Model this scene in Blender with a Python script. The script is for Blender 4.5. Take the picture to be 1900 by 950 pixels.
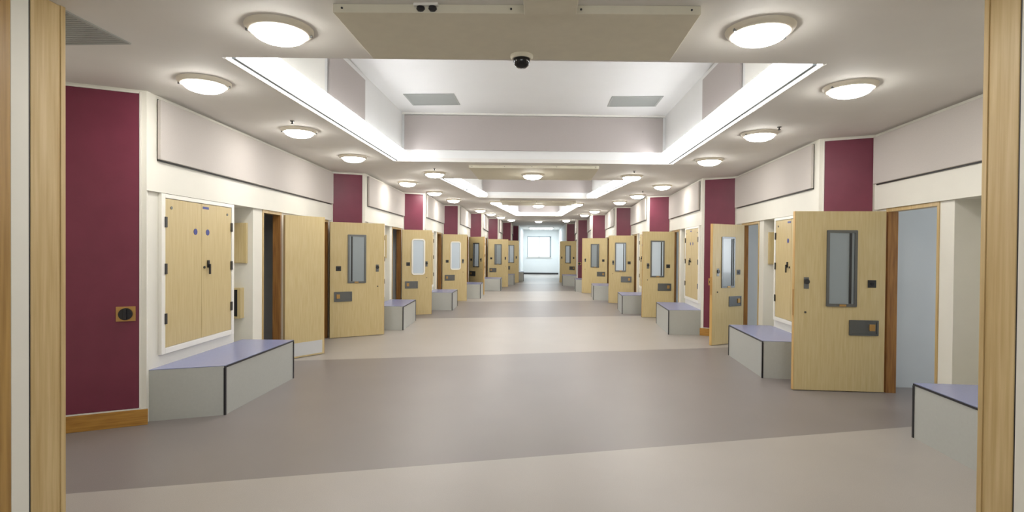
import bpy, bmesh, math, random
from mathutils import Matrix, Vector
random.seed(4)
C = bpy.context.scene
COL = C.collection
for o in list(bpy.data.objects): bpy.data.objects.remove(o)

# ---------------------------------------------------------------- camera
CAM_H = 1.58
R = ((0.9985132844735056, 0.008549704862092724, -0.05383422031294838),
     (0.05391875173744848, -0.009984954025453423, 0.9984954025453422),
     (0.007999308783098224, -0.9999135978872777, -0.010431098653160083))
cd = bpy.data.cameras.new('camera'); cam = bpy.data.objects.new('camera', cd); COL.objects.link(cam)
cam.matrix_world = Matrix(((R[0][0], -R[0][1], -R[0][2], 0), (R[1][0], -R[1][1], -R[1][2], 0),
                           (R[2][0], -R[2][1], -R[2][2], CAM_H), (0, 0, 0, 1)))
cd.sensor_width = 36; cd.lens = 36 * 1000 / 1900; cd.clip_start = .05; cd.clip_end = 200
C.camera = cam
# ---------------------------------------------------------------- light levels
LAMP_E = 44.0        # round ceiling lamps
STRIP_E = 2.9        # linear lights
WIN_E = 1.6          # daylight through the end window
CELL_E = 9.0
C.view_settings.view_transform = 'Standard'; C.view_settings.look = 'None'
C.view_settings.gamma = 1; C.view_settings.use_curve_mapping = False
C.view_settings.exposure = 0.2
w = bpy.data.worlds.new('world'); C.world = w; w.use_nodes = True
w.node_tree.nodes['Background'].inputs[0].default_value = (.75, .88, 1, 1)
w.node_tree.nodes['Background'].inputs[1].default_value = 1.0
CE = 2.97            # corridor ceiling
CT = 3.74            # coffer ceiling

# ---------------------------------------------------------------- materials
def srgb(r, g, b):
    f = lambda c: c / 12.92 if c <= .04045 else ((c + .055) / 1.055) ** 2.4
    return (f(r / 255), f(g / 255), f(b / 255), 1)
def mat(name, col, rough=.6, metal=0, noise=0, nscale=60, bump=0, spec=.5, stretch=(1, 1, 1), col2=None, coat=0):
    m = bpy.data.materials.new(name); m.use_nodes = True; nt = m.node_tree; b = nt.nodes['Principled BSDF']
    b.inputs['Base Color'].default_value = col; b.inputs['Roughness'].default_value = rough
    b.inputs['Metallic'].default_value = metal; b.inputs['Specular IOR Level'].default_value = spec
    b.inputs['Coat Weight'].default_value = coat
    if noise or bump or col2:
        tc = nt.nodes.new('ShaderNodeTexCoord'); mp = nt.nodes.new('ShaderNodeMapping')
        mp.inputs['Scale'].default_value = stretch
        nz = nt.nodes.new('ShaderNodeTexNoise'); nz.inputs['Scale'].default_value = nscale; nz.inputs['Detail'].default_value = 5
        nt.links.new(tc.outputs['Object'], mp.inputs[0]); nt.links.new(mp.outputs[0], nz.inputs['Vector'])
        rp = nt.nodes.new('ShaderNodeValToRGB'); rp.color_ramp.elements[0].position = .3; rp.color_ramp.elements[1].position = .7
        c2 = col2 or tuple(c * (1 - noise) for c in col[:3]) + (1,)
        rp.color_ramp.elements[0].color = c2; rp.color_ramp.elements[1].color = col
        nt.links.new(nz.outputs[0], rp.inputs[0]); nt.links.new(rp.outputs[0], b.inputs['Base Color'])
        if bump:
            bp = nt.nodes.new('ShaderNodeBump'); bp.inputs['Strength'].default_value = bump; bp.inputs['Distance'].default_value = .002
            nt.links.new(nz.outputs[0], bp.inputs['Height']); nt.links.new(bp.outputs[0], b.inputs['Normal'])
    return m
def emit(name, col, s, base=(.8, .8, .8, 1)):
    m = mat(name, base, .4); b = m.node_tree.nodes['Principled BSDF']
    b.inputs['Emission Color'].default_value = col; b.inputs['Emission Strength'].default_value = s
    return m
M = {}
M['ceil'] = mat('ceiling_paint', srgb(228, 225, 220), .75, noise=.03, nscale=3)
M['coffer'] = mat('coffer_paint', srgb(232, 232, 230), .7, noise=.02, nscale=3)
M['wall'] = mat('cream_wall_paint', srgb(230, 228, 218), .65, noise=.03, nscale=4)
M['cell'] = mat('cell_blue_grey_paint', srgb(196, 200, 202), .7, noise=.03, nscale=3)
M['endw'] = mat('end_wall_paint', srgb(226, 231, 232), .6, noise=.02, nscale=3)
M['white'] = mat('white_gloss_trim', srgb(238, 236, 228), .35)
M['burg'] = mat('burgundy_laminate', srgb(121, 53, 73), .38, noise=.10, nscale=5, spec=.4)
M['fabric'] = mat('acoustic_fabric', srgb(200, 194, 189), .9, noise=.10, nscale=180, bump=.2)
M['fabricg'] = mat('grey_acoustic_fabric', srgb(182, 174, 170), .9, noise=.06, nscale=160, bump=.2)
M['ash'] = mat('ash_veneer', srgb(206, 188, 142), .42, nscale=4, stretch=(14, 14, .8), col2=srgb(194, 173, 124))
M['ashend'] = mat('ash_lipping', srgb(212, 176, 110), .45, nscale=5, stretch=(12, 12, .6), col2=srgb(190, 150, 88))
M['oak'] = mat('oak_lining', srgb(208, 184, 136), .4, nscale=3, stretch=(12, 12, .5), col2=srgb(184, 156, 104), bump=.1)
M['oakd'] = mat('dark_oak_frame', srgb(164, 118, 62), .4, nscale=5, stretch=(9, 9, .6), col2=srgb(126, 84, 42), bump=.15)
M['oakp'] = mat('portal_oak', srgb(182, 146, 84), .4, nscale=3, stretch=(12, 12, .5), col2=srgb(150, 114, 58), bump=.1)
M['skirt'] = mat('oak_skirting', srgb(196, 148, 70), .4, nscale=5, stretch=(.9, .9, 12), col2=srgb(160, 112, 48))
M['benchs'] = mat('grey_laminate', srgb(182, 184, 179), .4, noise=.04, nscale=40)
M['bencht'] = mat('lilac_laminate', srgb(140, 146, 182), .25, noise=.04, nscale=40)
M['black'] = mat('black_edge', srgb(26, 26, 32), .4)
M['steel'] = mat('brushed_steel', srgb(120, 122, 122), .38, .85, noise=.12, nscale=30, stretch=(20, 20, 1))
M['dsteel'] = mat('dark_steel', srgb(70, 70, 70), .4, .7)
M['brass'] = mat('brass_plate', srgb(190, 150, 90), .35, .6)
M['dome'] = mat('smoked_dome', srgb(24, 24, 26), .12)
M['beige'] = mat('beige_raft_board', srgb(224, 218, 198), .7, noise=.05, nscale=12)
M['grille'] = mat('grey_vent', srgb(165, 168, 164), .6)
M['blue'] = mat('blue_sign', srgb(60, 70, 140), .4)
M['kick'] = mat('aluminium_kickplate', srgb(208, 210, 212), .32, .25)
M['ring'] = mat('lamp_ring', srgb(226, 218, 200), .4)
M['lamp'] = emit('lamp_opal', (1, .965, .90, 1), LAMP_E)
M['strip'] = emit('strip_opal', (.98, .97, 1, 1), STRIP_E)
M['side'] = emit('side_fill', (.97, .98, 1, 1), STRIP_E * 8)  # glowing inner face added to the strip lights to brighten the coffers
M['cove'] = emit('uplight_fill', (.97, .98, 1, 1), STRIP_E * .7)  # added top glow, sends more light up into the coffers
M['daywin'] = emit('bright_daylit_glass', (.80, .93, 1, 1), WIN_E)
M['cellwin'] = emit('cell_daylit_glass', (.90, .95, 1, 1), CELL_E)
M['wframe'] = mat('window_frame_grey', srgb(150, 160, 165), .5)
def floor_mat(name, c1, c2):
    m = mat(name, c1, .38, noise=.0, nscale=260, col2=c2, spec=.5)
    nt = m.node_tree; b = nt.nodes['Principled BSDF']; rp = [n for n in nt.nodes if n.type == 'VALTORGB'][0]
    n2 = nt.nodes.new('ShaderNodeTexNoise'); n2.inputs['Scale'].default_value = 1.3; n2.inputs['Detail'].default_value = 6
    tc = [n for n in nt.nodes if n.type == 'TEX_COORD'][0]; nt.links.new(tc.outputs['Object'], n2.inputs['Vector'])
    mr = nt.nodes.new('ShaderNodeMapRange'); mr.inputs['To Min'].default_value = .9; mr.inputs['To Max'].default_value = 1.08
    nt.links.new(n2.outputs[0], mr.inputs[0])
    mx = nt.nodes.new('ShaderNodeMix'); mx.data_type = 'RGBA'; mx.blend_type = 'MULTIPLY'; mx.inputs[0].default_value = 1
    nt.links.new(rp.outputs[0], mx.inputs[6]); nt.links.new(mr.outputs[0], mx.inputs[7]); nt.links.new(mx.outputs[2], b.inputs['Base Color'])
    return m
M['fl_l'] = floor_mat('light_vinyl', srgb(174, 168, 161), srgb(156, 150, 144))
M['fl_d'] = floor_mat('grey_vinyl', srgb(138, 131, 128), srgb(120, 114, 112))
def pane_mat(name, tint, rough):
    m = mat(name, tint, rough, spec=.9, noise=.06, nscale=1.5, coat=.25)
    return m
M['pane'] = pane_mat('vision_glass_grey', srgb(142, 152, 156), .3)
M['pane_refl'] = pane_mat('vision_glass_reflection_tint', srgb(200, 214, 226), .2)  # pale tint stands in for daylight reflected in the panes

# ---------------------------------------------------------------- helpers
def box(bm, x0, x1, y0, y1, z0, z1):
    if x0 > x1: x0, x1 = x1, x0
    if y0 > y1: y0, y1 = y1, y0
    vs = [bm.verts.new(p) for p in ((x0, y0, z0), (x1, y0, z0), (x1, y1, z0), (x0, y1, z0), (x0, y0, z1), (x1, y0, z1), (x1, y1, z1), (x0, y1, z1))]
    for f in ((3, 2, 1, 0), (4, 5, 6, 7), (0, 1, 5, 4), (1, 2, 6, 5), (2, 3, 7, 6), (3, 0, 4, 7)): bm.faces.new([vs[i] for i in f])
def prism(bm, pts, z0, z1):
    a = [bm.verts.new((x, y, z0)) for x, y in pts]; b = [bm.verts.new((x, y, z1)) for x, y in pts]; n = len(pts)
    bm.faces.new(a[::-1]); bm.faces.new(b)
    for i in range(n): bm.faces.new((a[i], a[(i + 1) % n], b[(i + 1) % n], b[i]))
def rprism(bm, x0, x1, z0, z1, r, d0, d1, seg=5):
    """rounded rectangle in the x-z plane, extruded from d0 to d1 in y"""
    pts = []
    for cx, cz, a0 in ((x1 - r, z1 - r, 0), (x0 + r, z1 - r, 90), (x0 + r, z0 + r, 180), (x1 - r, z0 + r, 270)):
        for i in range(seg + 1):
            a = math.radians(a0 + 90 * i / seg); pts.append((cx + r * math.cos(a), cz + r * math.sin(a)))
    a = [bm.verts.new((x, d0, z)) for x, z in pts]; b = [bm.verts.new((x, d1, z)) for x, z in pts]; n = len(pts)
    bm.faces.new(a); bm.faces.new(b[::-1])
    for i in range(n): bm.faces.new((a[i], b[i], b[(i + 1) % n], a[(i + 1) % n]))
def rring(bm, x0, x1, z0, z1, r, wd, d0, d1, seg=5):
    def loop(x0, x1, z0, z1, r):
        p = []
        for cx, cz, a0 in ((x1 - r, z1 - r, 0), (x0 + r, z1 - r, 90), (x0 + r, z0 + r, 180), (x1 - r, z0 + r, 270)):
            for i in range(seg + 1):
                a = math.radians(a0 + 90 * i / seg); p.append((cx + r * math.cos(a), cz + r * math.sin(a)))
        return p
    o = loop(x0, x1, z0, z1, r); i_ = loop(x0 + wd, x1 - wd, z0 + wd, z1 - wd, max(.001, r - wd)); n = len(o)
    L = [[bm.verts.new((x, d, z)) for x, z in q] for q, d in ((o, d0), (o, d1), (i_, d1), (i_, d0))]
    for k in range(4):
        A, B = L[k], L[(k + 1) % 4]
        for j in range(n): bm.faces.new((A[j], A[(j + 1) % n], B[(j + 1) % n], B[j]))
def lathe(bm, prof, seg=32, cx=0, cy=0):
    rings = []
    for r, z in prof:
        if r < 1e-5: rings.append([bm.verts.new((cx, cy, z))])
        else: rings.append([bm.verts.new((cx + r * math.cos(2 * math.pi * i / seg), cy + r * math.sin(2 * math.pi * i / seg), z)) for i in range(seg)])
    for a, b in zip(rings, rings[1:]):
        for i in range(seg):
            j = (i + 1) % seg
            if len(a) == 1: bm.faces.new((a[0], b[j], b[i]))
            elif len(b) == 1: bm.faces.new((a[i], a[j], b[0]))
            else: bm.faces.new((a[i], a[j], b[j], b[i]))
def disc_y(bm, cx, cz, r, d0, d1, seg=20):
    a = [bm.verts.new((cx + r * math.cos(2 * math.pi * i / seg), d0, cz + r * math.sin(2 * math.pi * i / seg))) for i in range(seg)]
    b = [bm.verts.new((v.co.x, d1, v.co.z)) for v in a]
    bm.faces.new(a); bm.faces.new(b[::-1])
    for i in range(seg): bm.faces.new((a[i], b[i], b[(i + 1) % seg], a[(i + 1) % seg]))
def obj(name, bm, m, parent=None, bevel=0, smooth=False):
    bmesh.ops.recalc_face_normals(bm, faces=bm.faces)
    me = bpy.data.meshes.new(name); bm.to_mesh(me); bm.free()
    o = bpy.data.objects.new(name, me); COL.objects.link(o); me.materials.append(m)
    if parent: o.parent = parent
    if smooth:
        for p in me.polygons: p.use_smooth = True
    if bevel:
        b = o.modifiers.new('bevel', 'BEVEL'); b.width = bevel; b.segments = 2; b.limit_method = 'ANGLE'
    return o
def quick(name, m, parent, *boxes, bevel=0):
    bm = bmesh.new()
    for b in boxes: box(bm, *b)
    return obj(name, bm, m, parent, bevel)
def tag(o, label, cat, group=None):
    o['label'] = label; o['category'] = cat
    if group: o['group'] = group
    return o
def thing(name, label, cat, loc=(0, 0, 0), rz=0, group=None):
    o = bpy.data.objects.new(name, None); COL.objects.link(o); o.empty_display_size = .1
    o.location = loc; o.rotation_euler = (0, 0, rz)
    return tag(o, label, cat, group)
def struct(o): o['kind'] = 'structure'; return o
def place(o, loc, rz): o.location = loc; o.rotation_euler = (0, 0, rz); return o
def dup(root, loc, rz, label):
    r = root.copy(); COL.objects.link(r); r.location = loc; r.rotation_euler = (0, 0, rz); r['label'] = label
    for ch in [c for c in COL.objects if c.parent == root]:
        c = ch.copy(); COL.objects.link(c); c.parent = r
        for g in [c2 for c2 in COL.objects if c2.parent == ch]:
            d = g.copy(); COL.objects.link(d); d.parent = c
    return r

# ---------------------------------------------------------------- plan (metres)
LA = [(-3.51, 4.62), (-3.235, 9.75), (-2.87, 13.18), (-2.535, 16.6), (-2.19, 20.05), (-1.84, 23.3), (-1.45, 26.5), (-1.24, 30.0)]
LB = [(-3.76, 9.5), (-3.345, 12.93), (-3.01, 16.45), (-2.655, 19.95), (-2.30, 23.15), (-1.91, 26.35), (-1.60, 29.85)]
LB0 = (-4.08, 4.31)
RA = [(3.72, 3.30), (3.387, 6.79), (3.03, 10.38), (2.667, 13.73), (2.305, 17.1), (1.90, 20.6), (1.58, 23.95), (1.25, 27.4)]
RB = [(3.907, 6.56), (3.57, 10.1), (3.185, 13.55), (2.81, 17.0), (2.43, 20.48), (2.05, 23.84), (1.70, 27.2)]
ENDY = 35.9

# ---------------------------------------------------------------- floor, ceiling, shell
def yb(c, sl, x): return c + sl * x
bounds = [(-6.6, 0), (4.13, .284), (8.30, .258), (12.82, .215), (16.88, .215), (20.95, .25), (25.75, .30), (ENDY + .25, 0)]
for i in range(7):
    (c0, s0), (c1, s1) = bounds[i], bounds[i + 1]
    bm = bmesh.new(); prism(bm, [(-7, yb(c0, s0, -7)), (7, yb(c0, s0, 7)), (7, yb(c1, s1, 7)), (-7, yb(c1, s1, -7))], -.12, 0)
    struct(obj('floor', bm, M['fl_l'] if i % 2 == 0 else M['fl_d']))
# coffer openings: near-left, near-right, far-right, far-left
coff = [[(-2.336, 3.82), (2.09, 4.10), (2.09, 8.74), (-2.334, 8.40)],
        [(-2.0, 10.42), (1.83, 10.72), (1.43, 14.47), (-1.66, 14.22)],
        [(-1.50, 16.15), (1.20, 16.35), (.81, 21.75), (-1.02, 21.75)]]
X0, X1 = -7.0, 7.0
def ceil_piece(pts, name='ceiling', z0=CE, z1=CE + .06, m='ceil'):
    bm = bmesh.new(); prism(bm, pts, z0, z1); return struct(obj(name, bm, M[m]))
prev = [(X0, -6.6), (X1, -6.6)]
for c in coff:
    nl, nr, fr, fl = c
    sn = (nr[1] - nl[1]) / (nr[0] - nl[0]); sf = (fr[1] - fl[1]) / (fr[0] - fl[0])
    NL = (X0, nl[1] + sn * (X0 - nl[0])); NR = (X1, nr[1] + sn * (X1 - nr[0]))
    FL = (X0, fl[1] + sf * (X0 - fl[0])); FR = (X1, fr[1] + sf * (X1 - fr[0]))
    ceil_piece([prev[0], prev[1], NR, NL]); ceil_piece([NL, nl, fl, FL]); ceil_piece([nr, NR, FR, fr]); prev = [FL, FR]
ceil_piece([prev[0], prev[1], (X1, ENDY + .25), (X0, ENDY + .25)])
# coffers: lip, shelf above the lights, side walls and raised ceiling
for k, c in enumerate(coff):
    nl, nr, fr, fl = c; sw = (.13, .10, .09)[k]
    bm = bmesh.new()
    def wallq(p, q, z0, z1, t=.06, side=1):
        d = Vector((q[0] - p[0], q[1] - p[1])).normalized(); n = Vector((-d.y, d.x)) * t * side
        prism(bm, [p, q, (q[0] + n.x, q[1] + n.y), (p[0] + n.x, p[1] + n.y)], z0, z1)
    Lw0, Lw1 = (nl[0] + sw, nl[1]), (fl[0] + sw, fl[1]); Rw0, Rw1 = (nr[0] - sw, nr[1]), (fr[0] - sw, fr[1])
    prism(bm, [(nl[0] - .06, nl[1]), Lw0, Lw1, (fl[0] - .06, fl[1])], CE + .10, CE + .14)
    prism(bm, [Rw0, (nr[0] + .06, nr[1]), (fr[0] + .06, fr[1]), Rw1], CE + .10, CE + .14)
    wallq(nl, fl, CE + .06, CE + .10, side=1); wallq(nr, fr, CE + .06, CE + .10, side=-1)
    wallq(Lw0, Lw1, CE + .14, CT, side=1); wallq(Rw0, Rw1, CE + .14, CT, side=-1)
    wallq(fl, fr, CE + .06, CT, side=1); wallq(nl, nr, CE + .06, CT, side=-1)
    prism(bm, [(nl[0] - .1, nl[1] - .06), (nr[0] + .1, nr[1] - .06), (fr[0] + .1, fr[1] + .06), (fl[0] - .1, fl[1] + .06)], CT, CT + .06)
    struct(obj('ceiling', bm, M['coffer']))
    # cornice line round the top of the far wall
    bm = bmesh.new(); sf = (fr[1] - fl[1]) / (fr[0] - fl[0])
    prism(bm, [(fl[0] + sw, fl[1] - .02 + sf * sw), (fr[0] - sw, fr[1] - .02 - sf * sw), (fr[0] - sw, fr[1] - sf * sw), (fl[0] + sw, fl[1] + sf * sw)], CT - .03, CT)
    struct(obj('trim_%d' % (k + 1), bm, M['white']))

# outer shell, entrance hall behind the camera, end bay
quick('wall_outer_left', M['cell'], None, (-7.1, -7, -6.6, ENDY + .25, 0, CE))
struct(bpy.data.objects['wall_outer_left'])
struct(quick('wall_outer_right', M['cell'], None, (7, 7.1, -6.6, ENDY + .25, 0, CE)))
struct(quick('wall_back', M['wall'], None, (-7, -2.6, -6.7, -6.5, 0, CE), (2.6, 7, -6.7, -6.5, 0, CE), (-2.6, 2.6, -6.7, -6.5, 0, .6), (-2.6, 2.6, -6.7, -6.5, 2.6, CE)))
M['hallfill'] = emit('hall_fill_glass', (.95, .97, 1, 1), 3.6)  # unseen window added behind the camera as fill and for pane reflections
bw = struct(quick('window_2', M['hallfill'], None, (-2.6, 2.6, -6.62, -6.58, .6, 2.6)))
quick('window_frame', M['wframe'], bw, *[(x - .03, x + .03, -6.56, -6.5, .6, 2.6) for x in (-2.57, -1.3, 0, 1.3, 2.57)])
# far end bay
ex0, ex1 = -1.18, 1.16
wx0, wx1, wz0, wz1 = -.93, .66, 1.13, 2.52
struct(quick('wall_end', M['endw'], None, (-1.6, wx0, ENDY, ENDY + .2, 0, CE), (wx1, 1.8, ENDY, ENDY + .2, 0, CE),
             (wx0, wx1, ENDY, ENDY + .2, 0, wz0), (wx0, wx1, ENDY, ENDY + .2, wz1, CE)))
bm = bmesh.new(); prism(bm, [(-1.24, 30.0), (ex0, ENDY), (ex0 - .2, ENDY), (-1.5, 30.0)], 0, CE); struct(obj('wall_left', bm, M['endw']))
bm = bmesh.new(); prism(bm, [(1.25, 27.4), (1.6, 27.5), (1.45, ENDY), (ex1, ENDY)], 0, CE); struct(obj('wall_right', bm, M['endw']))
struct(quick('baseboard_end', M['dsteel'], None, (ex0, ex1, ENDY - .02, ENDY, 0, .11)))
win = struct(quick('window_1', M['daywin'], None, (wx0, wx1, ENDY + .14, ENDY + .16, wz0, wz1)))
quick('window_frame', M['wframe'], win, (wx0, wx0 + .04, ENDY + .06, ENDY + .13, wz0, wz1), (wx1 - .10, wx1, ENDY + .06, ENDY + .13, wz0, wz1),
      (wx0, wx1, ENDY + .06, ENDY + .13, wz1 - .05, wz1), (wx0, wx1, ENDY + .06, ENDY + .13, wz0, wz0 + .04), (-.16, -.12, ENDY + .06, ENDY + .13, wz0, wz1))
quick('window_sill', M['white'], win, (wx0 - .04, wx1 + .04, ENDY - .07, ENDY + .13, wz0 - .03, wz0))
# rooflight: glowing ceiling panel added to brighten the end bay
rl = thing('end_fill', 'added glowing fill panel in the ceiling just before the far end wall', 'fill light', (0, 33.6, CE))
quick('fill_panel', emit('end_fill_glow', (.90, .96, 1, 1), 8), rl, (-.7, .7, -1.2, 1.2, -.015, -.008))
quick('frame', M['white'], rl, (-.76, -.7, -1.26, 1.26, -.03, 0), (.7, .76, -1.26, 1.26, -.03, 0), (-.7, .7, -1.26, -1.2, -.03, 0), (-.7, .7, 1.2, 1.26, -.03, 0))

# ---------------------------------------------------------------- entrance portal close to the camera
def portal(side, x, sgn):
    bm = bmesh.new(); box(bm, x, x + sgn * .06, 2.795, 3.0, 0, CE)
    lin = obj('door_1' if sgn < 0 else 'door_2', bm, M['oak'], bevel=.004); struct(lin)
    quick('stop_bead', M['oak'], lin, (x - sgn * .006, x + sgn * .02, 2.975, 3.004, 0, CE))
    struct(quick('trim_%d' % (4 if sgn < 0 else 5), M['black'], None, (x + sgn * .004, x + sgn * .05, 2.783, 2.795, 0, CE)))
    struct(quick('wall_portal', M['wall'], None, (x, x + sgn * .1, 2.685, 2.783, 0, CE), (x + sgn * .06, x + sgn * 1.75, 2.80, 2.98, 0, CE)))
    struct(quick('trim_%d' % (6 if sgn < 0 else 7), M['oakp'], None, (x + sgn * .0, x + sgn * .08, 2.40, 2.685, 0, CE), bevel=.003))
    struct(quick('wall_hall_left' if sgn < 0 else 'wall_hall_right', M['wall'], None, (x + sgn * .02, x + sgn * .12, -6.5, 2.40, 0, CE)))
portal('left', -2.78, -1); portal('right', 2.345, 1)

# ---------------------------------------------------------------- saw-tooth walls
def frame_of(P, Q):
    d = Vector((Q[0] - P[0], Q[1] - P[1])); return d.length, math.atan2(d.y, d.x)
ZB = 2.09
NI0, NI1, OP0, OP1 = 1.50, 1.97, 2.17, 3.06      # niche and doorway along a bay
def bay_wall(P, Q, s, openings, niche, name):
    L, a = frame_of(P, Q); bm = bmesh.new()
    D = lambda x0, x1, d0, d1, z0, z1: box(bm, x0, x1, s * d0, s * d1, z0, z1)
    D(0, L, 0, .13, ZB, CE)
    segs = [(niche[0], niche[1], 'n')] + [(o[0], o[1], 'o') for o in openings]; x = 0
    for a0, a1, kd in segs:
        D(x, a0, .03, (.13 if x > 2.2 else .45), 0, ZB)
        if kd == 'n': D(a0, a1, .36, .45, 0, ZB); D(a0 - .02, a1 + .02, .13, .45, ZB, ZB + .1)
        x = a1
    D(x, L, .03, .13, 0, ZB)
    return struct(place(obj(name, bm, M['wall']), (P[0], P[1], 0), a))
def step_wall(P, Q, s, name):
    L, a = frame_of(P, Q); bm = bmesh.new(); box(bm, -.13, L, 0, s * .16, 0, CE)
    return struct(place(obj(name, bm, M['wall']), (P[0], P[1], 0), a))
ORD = ['nearest', 'second', 'third', 'fourth', 'fifth', 'sixth', 'seventh', 'eighth']
dn = [3]
def door_frame(P, Q, s, o0, o1):
    """oak lining of a doorway in bay P-Q"""
    L, a = frame_of(P, Q)
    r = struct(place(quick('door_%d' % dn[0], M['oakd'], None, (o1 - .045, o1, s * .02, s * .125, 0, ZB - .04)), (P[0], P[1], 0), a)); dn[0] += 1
    quick('near_jamb', M['oak'], r, (o0, o0 + .03, s * .02, s * .125, 0, ZB - .04))
    quick('head', M['oak'], r, (o0, o1, s * .02, s * .125, ZB - .04, ZB))
def burg(P, Q, s, side, i):
    """burgundy pier cladding with white edge trims and oak skirting on the step P-Q"""
    L, a = frame_of(P, Q)
    t = thing('burgundy_panel', '%s tall burgundy wall panel along the %s side of the corridor' % (ORD[i], side), 'wall panel', (P[0], P[1], 0), a, 'burgundy panels on the corridor piers')
    quick('panel', M['burg'], t, (.02, L - .055, -s * .012, -s * .0015, .155, CE - .035), bevel=.002)
    quick('edge_trim', M['white'], t, (L - .052, L - .038, -s * .014, -s * .0015, .155, CE - .02))
    quick('top_trim', M['white'], t, (.02, L - .055, -s * .013, -s * .0015, CE - .033, CE - .018))
    quick('bottom_trim', M['white'], t, (.02, L - .002, -s * .014, -s * .0015, .142, .153))
    b = struct(place(quick('baseboard_%s' % side, M['skirt'], None, (.02, L + .012, -s * .018, 0, 0, .14), bevel=.003), (P[0], P[1], 0), a))
def acoustic(P, Q, s, side, i, x0=.11):
    L, a = frame_of(P, Q)
    t = thing('acoustic_panel', '%s long pale fabric acoustic panel high on the %s wall' % (ORD[i], side), 'acoustic panel', (P[0], P[1], 0), a, 'fabric acoustic panels along the walls')
    quick('fabric_face', M['fabric'], t, (x0 + .015, L - .045, -s * .045, -s * .012, 2.385, CE - .04), bevel=.006)
    quick('backing_frame', M['dsteel'], t, (x0 + .028, L - .058, -s * .013, -s * .0015, 2.373, CE - .034))
def bench(P, Q, s, x0, x1, front0, front1, label, xb=None, grp='boxed benches along the corridor'):
    """boxed bench: x0..x1 along the wall, front edge at distance front0 / front1 from it"""
    L, a = frame_of(P, Q)
    t = thing('bench', label, 'bench', (P[0], P[1], 0), a, grp)
    H = .47; wv = .028
    def pr(name, m, inset, z0, z1, bev=0, b0=wv):
        bm = bmesh.new(); i = inset
        pts = [(x0 + i, -s * (front0 - i)), (x1 - i, -s * (front1 - i)), (x1 - i, s * b0), ((x0 if xb is None else xb) + i, s * b0)]
        if s < 0: pts = pts[::-1]
        prism(bm, pts, z0, z1); return obj(name, bm, m, t, bev)
    pr('box_body', M['benchs'], .005, 0, H - .006)
    pr('top', M['bencht'], .004, H - .006, H)
    bm = bmesh.new(); pts = [(x0, -s * front0), (x1, -s * front1), (x1, -s * (front1 - .012)), (x0, -s * (front0 - .012))]
    prism(bm, pts, H - .022, H - .0055); obj('front_edge', bm, M['black'], t)
    # dark corner edges
    for (x, f) in ((x0, front0), (x1, front1)):
        quick('corner_edge', M['black'], t, (x - .002 if x == x0 else x - .018, x + .018 if x == x0 else x + .002, -s * (f + .002), -s * (f - .016), 0, H - .022))
    return t
def cupboard(P, Q, s, label, x0=.20, x1=1.44):
    L, a = frame_of(P, Q)
    t = thing('riser_cupboard', label, 'cupboard', (P[0], P[1], 0), a, 'cupboards set in the bay walls')
    z0, z1 = .58, 2.085; f = .055
    quick('frame', M['white'], t, (x0, x0 + f, s * .03, -s * .004, z0, z1), (x1 - f, x1, s * .03, -s * .004, z0, z1),
          (x0 + f, x1 - f, s * .03, -s * .004, z0, z0 + f), (x0 + f, x1 - f, s * .03, -s * .004, z1 - f * .7, z1), bevel=.003)
    a0, a1 = x0 + f + .004, x1 - f - .004; mid = (a0 + a1) / 2; d = -s * .001
    for k, (b0, b1) in enumerate(((a0, mid - .003), (mid + .003, a1))):
        dr = quick('door', M['ash'], t, (b0, b1, s * .03, s * .002, z0 + f + .004, z1 - f * .7 - .004), bevel=.0015)
        hx = b0 if k == 0 else b1
        for hz in (z0 + .33, z0 + .80, z0 + 1.24):
            quick('hinge', M['dsteel'], dr, (hx - .016, hx + .016, s * .002, -s * .012, hz - .05, hz + .05), bevel=.002)
        bm = bmesh.new(); disc_y(bm, mid + (-.11 if k == 0 else .11), 1.745, .032, s * .002, -s * .0008); obj('round_sign', bm, M['blue'], dr)
        bm = bmesh.new(); disc_y(bm, hx + (.09 if k == 0 else -.09), 1.96, .014, s * .002, -s * .004); obj('fixing_cap', bm, M['steel'], dr)
        if k == 1:
            quick('handle', M['black'], dr, (mid + .10, mid + .135, s * .002, -s * .012, 1.37, 1.45), (mid + .108, mid + .126, -s * .012, -s * .03, 1.30, 1.41), bevel=.004)
            bm = bmesh.new(); disc_y(bm, mid + .045, 1.375, .014, s * .002, -s * .008); obj('lock', bm, M['dsteel'], dr)
            quick('notice', M['blue'], dr, (mid + .02, mid + .13, s * .002, -s * .0006, 1.99, 2.015))
def niche_things(P, Q, s, side, i, n0=NI0, n1=NI1, lower=True):
    L, a = frame_of(P, Q)
    t = thing('niche_box', 'small pale wooden box fixed high in the %s %s wall niche' % (ORD[i], side), 'box', (P[0], P[1], 0), a, 'wooden boxes in the wall niches')
    quick('casing', M['ash'], t, (n1 - .045, n1, s * .095, s * .30, 1.39, 1.90), bevel=.003)
    quick('cover', M['ash'], t, (n1 - .053, n1 - .045, s * .105, s * .29, 1.40, 1.89), bevel=.002)
    if lower:
        t = thing('niche_shelf_unit', 'small open wooden pigeonhole unit low in the %s %s wall niche' % (ORD[i], side), 'shelf unit', (P[0], P[1], 0), a)
        quick('frame', M['ash'], t, (n1 - .09, n1, s * .14, s * .18, .70, 1.08), (n1 - .09, n1, s * .31, s * .33, .70, 1.08), (n1 - .09, n1, s * .18, s * .31, .70, .72), (n1 - .09, n1, s * .18, s * .31, 1.06, 1.08))
        quick('liner', M['black'], t, (n1 - .012, n1 - .002, s * .18, s * .31, .72, 1.06))
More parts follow.
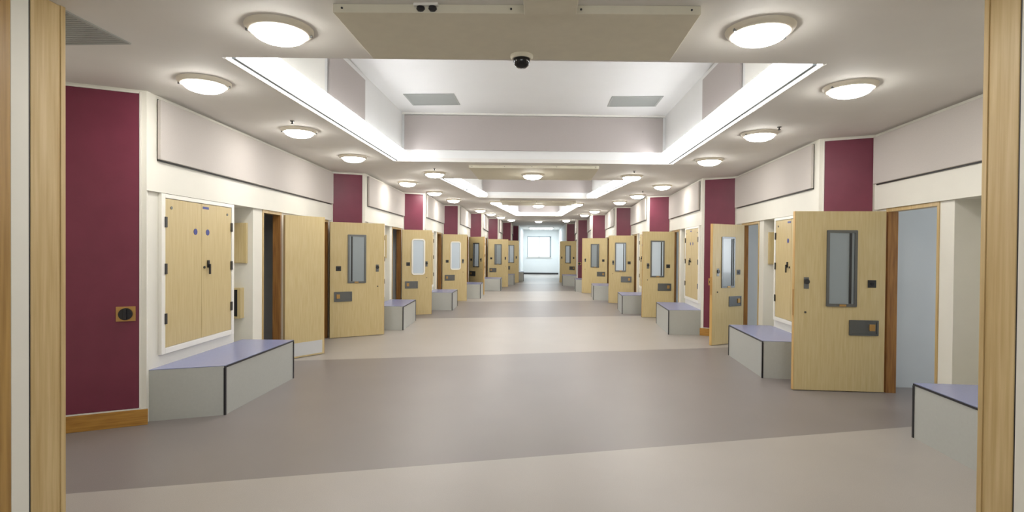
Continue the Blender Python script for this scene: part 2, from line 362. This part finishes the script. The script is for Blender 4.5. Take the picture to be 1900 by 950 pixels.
def cell_door(H, T, s, label, style='steel', name='cell_door', plain=False, grp='outward opened cell doors'):
    """H hinge, T free edge in plan; the face shown looks back down the corridor"""
    Wd, a = frame_of(H, T); th = .048
    t = thing(name, label, 'door', (H[0], H[1], 0), a, None if plain else grp)
    F = 0.0; f = -s          # face at y=0, body behind (towards s)
    leaf = quick('leaf', M['ash'], t, (0, Wd, 0, s * th, .008, 2.055), bevel=.0015)
    quick('edge_lipping', M['ashend'], leaf, (Wd, Wd + .006, 0, s * th, .008, 2.055))
    if plain:
        quick('kickplate', M['kick'], leaf, (.05, Wd - .03, f * .002, 0, .03, .22)); return t
    x0, x1, z0, z1 = .33 * Wd / 1.05, .33 * Wd / 1.05 + .33, .97, 1.84
    if style == 'white':
        bm = bmesh.new(); rring(bm, x0, x1, z0, z1, .07, .035, 0, f * .016); vf = obj('vision_panel', bm, M['white'], t)
        bm = bmesh.new(); rprism(bm, x0 + .036, x1 - .036, z0 + .036, z1 - .036, .04, 0, f * .004); obj('pane', bm, M['pane_refl'], vf)
    else:
        bm = bmesh.new(); rring(bm, x0, x1, z0, z1, .012, .03, 0, f * .016); vf = obj('vision_panel', bm, M['steel'], t)
        bm = bmesh.new(); rprism(bm, x0 + .031, x1 - .031, z0 + .031, z1 - .031, .005, 0, f * .004); obj('pane', bm, M['pane' if style == 'steel' else 'pane_refl'], vf)
        quick('shutter_rail', M['dsteel'], vf, (x0 + .06, x0 + .085, f * .004, f * .012, z0 + .035, z1 - .035))
        quick('shutter_latch', M['brass'], vf, (x0 + .12, x0 + .19, f * .016, f * .024, z0 + .004, z0 + .026))
    # square lock plate by the hinge
    lp = quick('lock_plate', M['dsteel'], t, (.10, .19, 0, f * .006, 1.19, 1.275), bevel=.002)
    bm = bmesh.new(); disc_y(bm, .145, 1.232, .018, f * .006, f * .012); obj('keyhole', bm, M['black'], lp)
    # food hatch
    h0, h1 = .07, .385
    bm = bmesh.new(); rring(bm, h0, h1, .645, .82, .008, .02, 0, f * .012); ht = obj('hatch', bm, M['steel'], t)
    quick('flap', M['steel'], ht, (h0 + .021, h1 - .021, 0, f * .005, .666, .799))
    quick('flap_lock', M['brass'], ht, (h0 + .04, h0 + .10, f * .005, f * .02, .70, .775), bevel=.003)
    # escutcheon at the free edge
    es = quick('escutcheon', M['steel'], t, (Wd - .155, Wd - .10, 0, f * .006, 1.17, 1.30), bevel=.002)
    bm = bmesh.new(); disc_y(bm, Wd - .128, 1.25, .03, f * .006, f * .022); obj('thumb_turn', bm, M['dsteel'], es)
    bm = bmesh.new(); disc_y(bm, Wd - .12, .90, .011, 0, f * .006); obj('cylinder_cap', bm, M['dsteel'], t)
    quick('edge_plate', M['brass'], t, (Wd + .006, Wd + .009, s * .010, s * .038, .86, 1.16))
    return t

# left side
bay_wall(LA[0], LB[0], 1, [(2.27, 2.84), (3.88, 4.76)], (1.56, 2.02), 'wall_left')
for i in range(1, 7): bay_wall(LA[i], LB[i], 1, [(OP0, OP1)], (NI0, NI1), 'wall_left')
step_wall(LB0, LA[0], 1, 'wall_left')
for i in range(7): step_wall(LB[i], LA[i + 1], 1, 'wall_left')
for i in range(7): bay_wall(RA[i], RB[i], -1, [(OP0, OP1)], (NI0, NI1), 'wall_right')
for i in range(7): step_wall(RB[i], RA[i + 1], -1, 'wall_right')
bm = bmesh.new(); box(bm, -4.3, -4.1, 2.98, 4.40, 0, CE); struct(obj('wall_left', bm, M['wall']))
bm = bmesh.new(); box(bm, 3.72, 4.3, 3.1, 3.3, 0, CE); struct(obj('wall_right', bm, M['wall']))
# cross walls between the cells
for i, B in enumerate([(-4.3, 3.9)] + LB): struct(quick('wall_cell', M['cell'], None, (-7, B[0] - .18, B[1] + .02, B[1] + .14, 0, CE)))
for i, B in enumerate([(4.2, 3.15)] + RB): struct(quick('wall_cell', M['cell'], None, (B[0] + .18, 7, B[1] + .02, B[1] + .14, 0, CE)))
struct(quick('wall_cell', M['cell'], None, (-7, -3.9, 8.0, 8.12, 0, CE)))
for i in range(7):
    ym = (RA[i][1] + RB[i][1]) / 2
    struct(quick('window_%d' % (3 + i), M['cellwin'], None, (6.96, 6.99, ym - .6, ym + .6, 1.1, 2.2)))

door_frame(LA[0], LB[0], 1, 2.27, 2.84); door_frame(LA[0], LB[0], 1, 3.88, 4.76)
for i in range(1, 7): door_frame(LA[i], LB[i], 1, OP0, OP1)
for i in range(7): door_frame(RA[i], RB[i], -1, OP0, OP1)
burg(LB0, LA[0], 1, 'left', 0)
for i in range(7): burg(LB[i], LA[i + 1], 1, 'left', i + 1)
for i in range(7): burg(RB[i], RA[i + 1], -1, 'right', i)
for i in range(7): acoustic(LA[i], LB[i], 1, 'left', i)
for i in range(7): acoustic(RA[i], RB[i], -1, 'right', i)

cupboard(LA[0], LB[0], 1, 'two-door pale wooden wall cupboard above the near left bench, beside the large burgundy panel', .20, 1.50)
for i in range(1, 6): cupboard(LA[i], LB[i], 1, 'two-door wooden wall cupboard above the %s bench on the left' % ORD[i])
cupboard(RA[1], RB[1], -1, 'two-door wooden wall cupboard partly hidden behind the nearest open door on the right')
cupboard(RA[2], RB[2], -1, 'two-door wooden wall cupboard on the right, beside the narrow angled open door')
for i in range(3, 6): cupboard(RA[i], RB[i], -1, 'two-door wooden wall cupboard above the %s bench on the right' % ORD[i])
niche_things(LA[0], LB[0], 1, 'left', 0, 1.56, 2.02)
niche_things(LA[1], LB[1], 1, 'left', 1, lower=False)
niche_things(RA[1], RB[1], -1, 'right', 1, lower=False)
niche_things(RA[2], RB[2], -1, 'right', 2, lower=False)

# benches: (bay, x0, x1, front0, front1)
def bench_at(P, Q, s, near, far, label, xb=None):
    L, a = frame_of(P, Q); c, sn = math.cos(a), math.sin(a)
    def loc(p):
        dx, dy = p[0] - P[0], p[1] - P[1]; return dx * c + dy * sn, -dx * sn + dy * c
    n, f = loc(near), loc(far)
    bench(P, Q, s, n[0], f[0], -s * n[1], -s * f[1], label, xb)
bench_at(LA[0], LB[0], 1, (-2.97, 4.93), (-3.0, 6.41), 'large grey boxed bench with lilac top, in front of the near left cupboard', .07)
lb = [((-2.68, 10.4), (-2.77, 11.85)), ((-2.30, 13.95), (-2.34, 15.05)), ((-1.955, 17.45), (-1.99, 18.6)), ((-1.56, 20.95), (-1.60, 22.2)), ((-1.21, 24.5), (-1.24, 25.6)), ((-.88, 27.7), (-.92, 28.9))]
for i, (n, f) in enumerate(lb): bench_at(LA[i + 1], LB[i + 1], 1, n, f, '%s grey boxed bench from the camera along the left wall' % ORD[i + 1])
bench_at(RA[0], RB[0], -1, (3.13, 3.36), (3.2, 4.80), 'grey boxed bench with dark edged lilac top, cut off by the oak post at right')
rb = [((2.785, 6.92), (2.88, 8.42)), ((2.43, 10.39), (2.54, 12.0)), ((2.04, 13.66), (2.10, 14.85)), ((1.69, 17.5), (1.74, 18.7)), ((1.33, 21.0), (1.37, 22.2)), ((.97, 24.4), (1.0, 25.6))]
for i, (n, f) in enumerate(rb): bench_at(RA[i + 1], RB[i + 1], -1, n, f, '%s grey boxed bench from the camera along the right wall' % ORD[i + 1], .06)

# doors
cell_door((-3.60, 7.41), (-3.25, 7.93), 1, 'plain wooden door with metal kickplate, standing open beyond the near left bench', name='store_door', plain=True)
cell_door((-3.70, 9.28), (-2.90, 9.83), 1, 'open wooden cell door with dark vision panel, right beside the plain kickplate door')
cell_door((-3.31, 12.70), (-2.665, 13.02), 1, 'open wooden cell door with white rounded window on the left, nearer of the two such', 'white')
cell_door((-2.98, 16.20), (-2.29, 16.55), 1, 'open wooden cell door with white rounded window on the left, farther of the two such', 'white')
cell_door((-2.63, 19.5), (-2.03, 18.95), 1, 'greyish open cell door on the left behind the third bench, before the yellower door', 'blue')
cell_door((-2.25, 22.8), (-1.42, 23.2), 1, 'yellowish open cell door with grey window, above the fifth bench on the left')
cell_door((-1.86, 26.0), (-1.09, 26.3), 1, 'farthest open cell door on the left, partly hidden by the yellowish one', 'blue')
cell_door((3.885, 6.30), (2.905, 6.34), -1, 'large open cell door at right with tall steel vision panel and food hatch')
cell_door((3.55, 9.64), (2.88, 9.22), -1, 'narrow looking open cell door at right, angled in front of a burgundy panel')
cell_door((3.17, 13.02), (2.42, 13.0), -1, 'third open cell door along the right wall, with a steel pull on its edge', 'blue')
cell_door((2.79, 16.35), (2.06, 16.5), -1, 'fourth open cell door along the right wall, bluish reflection tint in its window', 'blue')
cell_door((2.41, 19.85), (1.54, 20.3), -1, 'yellowish open cell door with dark framed window, fifth along the right wall')
cell_door((1.70, 26.3), (.93, 26.9), -1, 'farthest open cell door on the right, beside the bright end bay', 'blue')

# wall controls on burgundy panels
def knob_at(P, Q, s, x, z, label):
    L, a = frame_of(P, Q)
    t = thing('wall_switch', label, 'switch', (P[0], P[1], 0), a, 'round black wall switches on brass plates')
    quick('plate', M['brass'], t, (x - .072, x + .072, -s * .012, -s * .020, z - .065, z + .065), bevel=.003)
    bm = bmesh.new(); disc_y(bm, x, z, .052, -s * .020, -s * .045); obj('knob', bm, M['black'], t)
    quick('pointer', M['black'], t, (x - .012, x + .012, -s * .045, -s * .066, z - .046, z + .046), bevel=.003)
L_, _ = frame_of(LB0, LA[0])
knob_at(LB0, LA[0], 1, L_ - .15, .995, 'round black switch on square brass plate, on the large near left burgundy panel')
knob_at(RB[1], RA[2], -1, .40, 1.02, 'black switch on burgundy panel at right, beside the angled open door')
knob_at(RB[5], RA[6], -1, .36, 1.02, 'tiny black switch on a distant burgundy panel on the right')

# ---------------------------------------------------------------- ceiling fittings
def lamp_proto(label):
    t = thing('ceiling_lamp', label, 'ceiling light', (0, 0, CE), 0, 'round ceiling lamps')
    bm = bmesh.new(); lathe(bm, [(.205, 0), (.204, -.008), (.190, -.026), (.178, -.034), (.166, -.036), (.160, -.028)], 40); obj('ring', bm, M['ring'], t, smooth=True)
    bm = bmesh.new(); n = 8
    lathe(bm, [(.160 * math.cos(math.pi / 2 * i / n), -.032 - .062 * math.sin(math.pi / 2 * i / n)) for i in range(n + 1)], 40)
    obj('diffuser', bm, M['lamp'], t, smooth=True)
    for a in (20, 200):
        bm = bmesh.new(); c, s = .186 * math.cos(math.radians(a)), .186 * math.sin(math.radians(a))
        box(bm, c - .008, c + .008, s - .008, s + .008, -.038, -.020); obj('clip', bm, M['steel'], t)
    return t
lamps = [(-1.66, 3.33, CE, 'round ceiling lamp at upper left, left of the large beige board'),
 (-2.82, 4.37, CE, 'round ceiling lamp above the large near left burgundy panel'),
 (-2.84, 6.18, CE, 'round ceiling lamp above the near left cupboard wall, third lamp on the left'),
 (-2.82, 7.95, CE, 'fourth round ceiling lamp on the left, above the plain kickplate door'),
 (-2.76, 11.0, CE, 'fifth round ceiling lamp in the left outer row, between burgundy panels'),
 (-2.57, 12.85, CE, 'sixth round ceiling lamp in the left outer row'),
 (-2.42, 14.75, CE, 'seventh round ceiling lamp in the left outer row'),
 (-2.10, 18.5, CE, 'eighth round ceiling lamp in the left outer row'),
 (-1.89, 20.2, CE, 'ninth round ceiling lamp in the left outer row'),
 (-1.66, 22.1, CE, 'tenth round ceiling lamp in the left outer row'),
 (-1.34, 24.1, CE, 'eleventh and farthest round ceiling lamp in the left outer row'),
 (-1.93, 9.65, CE, 'round ceiling lamp left of the second beige board, inside the outer row'),
 (-1.30, 15.45, CE, 'distant round ceiling lamp at the left corner of the third coffer'),
 (1.35, 3.45, CE, 'round ceiling lamp at upper right, right of the large beige board'),
 (2.56, 4.65, CE, 'round ceiling lamp at far right, level with the oak post'),
 (2.535, 6.45, CE, 'third round ceiling lamp on the right, before the nearest open door'),
 (2.515, 8.27, CE, 'fourth round ceiling lamp on the right, beyond the long linear light'),
 (1.655, 10.05, CE, 'round ceiling lamp right of the second beige board, inside the outer row'),
 (2.53, 11.5, CE, 'fifth round ceiling lamp in the right outer row'),
 (2.36, 13.45, CE, 'sixth round ceiling lamp in the right outer row'),
 (2.18, 15.2, CE, 'seventh round ceiling lamp in the right outer row'),
 (1.82, 18.65, CE, 'eighth round ceiling lamp in the right outer row'),
 (1.63, 20.6, CE, 'ninth round ceiling lamp in the right outer row'),
 (1.04, 15.85, CE, 'distant round ceiling lamp at the right corner of the third coffer'),
 (1.12, 24.4, CE, 'farthest round ceiling lamp in the right outer row'),
 (-.16, 9.5, CE - .05, 'round lamp under the middle of the second beige board'),
 (-.09, 15.75, CE - .05, 'round lamp under the middle of the third, distant beige board'),
 (-.13, 25.2, CE, 'last round lamp on the corridor centre line, before the end bay')]
proto = lamp_proto(lamps[0][3]); proto.location = lamps[0][:3]
for x, y, z, lb_ in lamps[1:]: dup(proto, (x, y, z), 0, lb_)

# linear lights along the coffer edges
def strip(p, q, side, wd, label):
    L, a = frame_of(p, q)         # p,q on the opening edge; side=+1: light lies on the right of p->q
    t = thing('linear_light', label, 'ceiling light', (p[0], p[1], CE), a, 'linear lights along the coffer edges')
    k = -side
    quick('diffuser', M['strip'], t, (.04, L - .045, k * .085, k * (.085 + wd), .004, .090))
    quick('side_fill', M['side'], t, (.04, L - .045, k * (.085 + wd), k * (.089 + wd), .014, .088))
    quick('uplight_fill', M['cove'], t, (.04, L - .045, k * .14, k * (.08 + wd), .0995, .103))
    quick('edge_trim', M['white'], t, (.035, L - .04, k * .002, k * .012, .0, .03))
    quick('edge_diffuser', M['strip'], t, (.04, L - .045, k * .012, k * .052, .002, .03))
    quick('gap_line', M['wframe'], t, (.035, L - .04, k * .055, k * .085, .002, .05))
    quick('housing', M['white'], t, (.035, L - .04, k * .002, k * (.085 + wd), .091, .098))
def lerp(a, b, t): return (a[0] + (b[0] - a[0]) * t, a[1] + (b[1] - a[1]) * t)
nl, nr, fr, fl = coff[0]
strip(nl, fl, 1, .20, 'long bright linear light along the left edge of the nearest coffer')
strip(nr, fr, -1, .20, 'long bright linear light along the right edge of the nearest coffer')
nl, nr, fr, fl = coff[1]
strip(lerp(nl, fl, .01), lerp(nl, fl, .50), 1, .17, 'linear light at left edge of the second coffer, nearer of the pair')
strip(lerp(nl, fl, .54), lerp(nl, fl, .96), 1, .17, 'linear light at left edge of the second coffer, farther of the pair')
strip(lerp(nr, fr, .01), lerp(nr, fr, .50), -1, .17, 'linear light at right edge of the second coffer, nearer of the pair')
strip(lerp(nr, fr, .54), lerp(nr, fr, .96), -1, .17, 'linear light at right edge of the second coffer, farther of the pair')
nl, nr, fr, fl = coff[2]
strip(lerp(nl, fl, .012), lerp(nl, fl, .99), 1, .16, 'distant linear light along the left edge of the third coffer')
strip(nr, fr, -1, .16, 'distant linear light along the right edge of the third coffer')

# grey acoustic panels in the coffers
def cofpanel(p, q, side, x0, x1, z0, z1, m, label, name='coffer_panel', t=.03):
    L, a = frame_of(p, q)
    th = thing(name, label, 'wall panel', (p[0], p[1], CE), a, 'panels on the coffer walls')
    k = side
    quick('fabric_face', m, th, (x0, x1, k * .004, k * t, z0 - CE, z1 - CE), bevel=.004)
    quick('backing', M['dsteel'], th, (x0 + .01, x1 - .01, k * .0012, k * .004, z0 - CE + .01, z1 - CE - .01))
nl, nr, fr, fl = coff[0]
cofpanel(fl, fr, -1, .17, 4.26, 3.155, 3.70, M['fabricg'], 'wide grey acoustic panel across the far wall of the nearest coffer')
cofpanel((nl[0] + .13, nl[1]), (fl[0] + .13, fl[1]), -1, 1.62, 2.72, 3.12, 3.66, M['fabricg'], 'grey panel on the left wall of the nearest coffer')
cofpanel((nr[0] - .13, nr[1]), (fr[0] - .13, fr[1]), 1, 1.32, 2.55, 3.12, 3.66, M['fabricg'], 'grey panel on the right wall of the nearest coffer')
cofpanel((nl[0] + .13, nl[1]), (fl[0] + .13, fl[1]), -1, .25, 1.52, 3.12, 3.70, M['white'], 'white screwed access panel on the left wall of the nearest coffer', 'access_panel', .015)
cofpanel((nr[0] - .13, nr[1]), (fr[0] - .13, fr[1]), 1, .1, 1.22, 3.12, 3.70, M['white'], 'white screwed access panel on the right wall of the nearest coffer', 'access_panel', .015)
nl, nr, fr, fl = coff[1]
cofpanel(fl, fr, -1, .10, 3.0, 3.13, 3.62, M['fabricg'], 'grey acoustic panel across the far wall of the second coffer')
nl, nr, fr, fl = coff[2]
cofpanel(fl, fr, -1, .10, 1.73, 3.13, 3.62, M['fabricg'], 'distant grey acoustic panel across the far wall of the third coffer')

# beige rafts under the ceiling
def raft(x0, x1, y0, y1, skew, label):
    t = thing('ceiling_board', label, 'ceiling board', ((x0 + x1) / 2, y0, CE), 0, 'beige boards fixed under the ceiling')
    h = (x1 - x0) / 2; bm = bmesh.new()
    prism(bm, [(-h, 0 - skew * h), (h, skew * h), (h, y1 - y0 + skew * h), (-h, y1 - y0 - skew * h)], -.05, 0); obj('board', bm, M['beige'], t, bevel=.003)
    for fx in (-.95, -.45, -.03, .35, .95):
        bm = bmesh.new(); disc_y(bm, fx * h, -.025, .006, skew * h * fx - .004, skew * h * fx + .002, 10); obj('screw', bm, M['dsteel'], t)
raft(-1.19, .89, 3.06, 3.80, .05, 'large beige board fixed under the ceiling in front of the nearest coffer')
raft(-1.19, .93, 8.80, 10.25, .05, 'second beige ceiling board, between the first and second coffers')
raft(-1.16, .95, 14.98, 16.1, .05, 'third, distant beige ceiling board before the third coffer')
t = thing('junction_box', 'square beige box fixed to the near edge of the large beige ceiling board', 'box', (.04, 2.9, CE))
quick('casing', M['beige'], t, (-.145, .145, -.12, .13, -.075, 0), bevel=.004)
quick('end_cap', M['oakd'], t, (-.145, .145, -.128, -.12, -.07, -.002))
# camera dome
t = thing('security_camera', 'small black dome camera on beige base under the ceiling board edge', 'camera', (-.145, 3.72, CE - .05))
bm = bmesh.new(); lathe(bm, [(0, 0), (.078, 0), (.078, -.014), (.066, -.024), (0, -.024)]); obj('base', bm, M['beige'], t)
bm = bmesh.new(); lathe(bm, [(.058, -.024), (.058, -.045), (.05, -.066), (.032, -.082), (0, -.088)]); obj('dome', bm, M['dome'], t, smooth=True)
# twin head unit
t = thing('twin_spot', 'small twin black spot heads on the ceiling beside the near board edge', 'ceiling fitting', (-.66, 3.03, CE))
quick('mount', M['white'], t, (-.07, .07, -.02, .02, -.016, 0), bevel=.003)
for sx in (-.032, .036):
    bm = bmesh.new(); lathe(bm, [(0, -.016), (.022, -.018), (.024, -.03), (.014, -.042), (0, -.044)], 20, sx, 0); obj('spot_head', bm, M['black'], t)
# small sprinkler heads
def spr(x, y, label):
    t = thing('sprinkler_head', label, 'sprinkler', (x, y, CE), 0, 'tiny dark ceiling sprinklers')
    bm = bmesh.new(); lathe(bm, [(0, 0), (.024, 0), (.022, -.006), (.008, -.008), (.008, -.03), (0, -.03)], 16); obj('stem', bm, M['dsteel'], t)
    bm = bmesh.new(); lathe(bm, [(0, -.030), (.016, -.030), (.016, -.034), (0, -.034)], 16); obj('deflector', bm, M['dsteel'], t)
spr(-2.72, 5.75, 'tiny dark sprinkler beside the third left ceiling lamp')
spr(2.62, 6.13, 'tiny dark sprinkler beside the third right ceiling lamp')
spr(-1.83, 9.15, 'tiny dark sprinkler just before the lamp left of the second beige board')
spr(1.60, 9.45, 'tiny dark sprinkler just before the lamp right of the second beige board')
spr(2.33, 12.6, 'tiny distant sprinkler before the sixth right ceiling lamp')

# vents
def vent(x0, x1, y0, y1, z, label):
    t = thing('ceiling_vent', label, 'vent', ((x0 + x1) / 2, (y0 + y1) / 2, z), 0, 'grey ceiling vents')
    a, b = (x1 - x0) / 2, (y1 - y0) / 2
    quick('frame', M['grille'], t, (-a, -a + .025, -b, b, -.008, 0), (a - .025, a, -b, b, -.008, 0), (-a + .025, a - .025, -b, -b + .025, -.008, 0), (-a + .025, a - .025, b - .025, b, -.008, 0))
    bm = bmesh.new(); n = int((2 * b - .05) / .03)
    for i in range(n):
        y = -b + .03 + i * (2 * b - .06) / n; box(bm, -a + .025, a - .025, y, y + .018, -.006, -.001)
    obj('grille', bm, M['grille'], t)
vent(-1.93, -1.22, 7.41, 7.98, CT, 'grey square vent in the left of the raised coffer ceiling')
vent(.97, 1.68, 7.60, 8.13, CT, 'grey square vent in the right of the raised coffer ceiling')
vent(-3.45, -2.80, 3.0, 3.54, CE, 'large grey vent flush in the ceiling at upper left, beside the oak post')
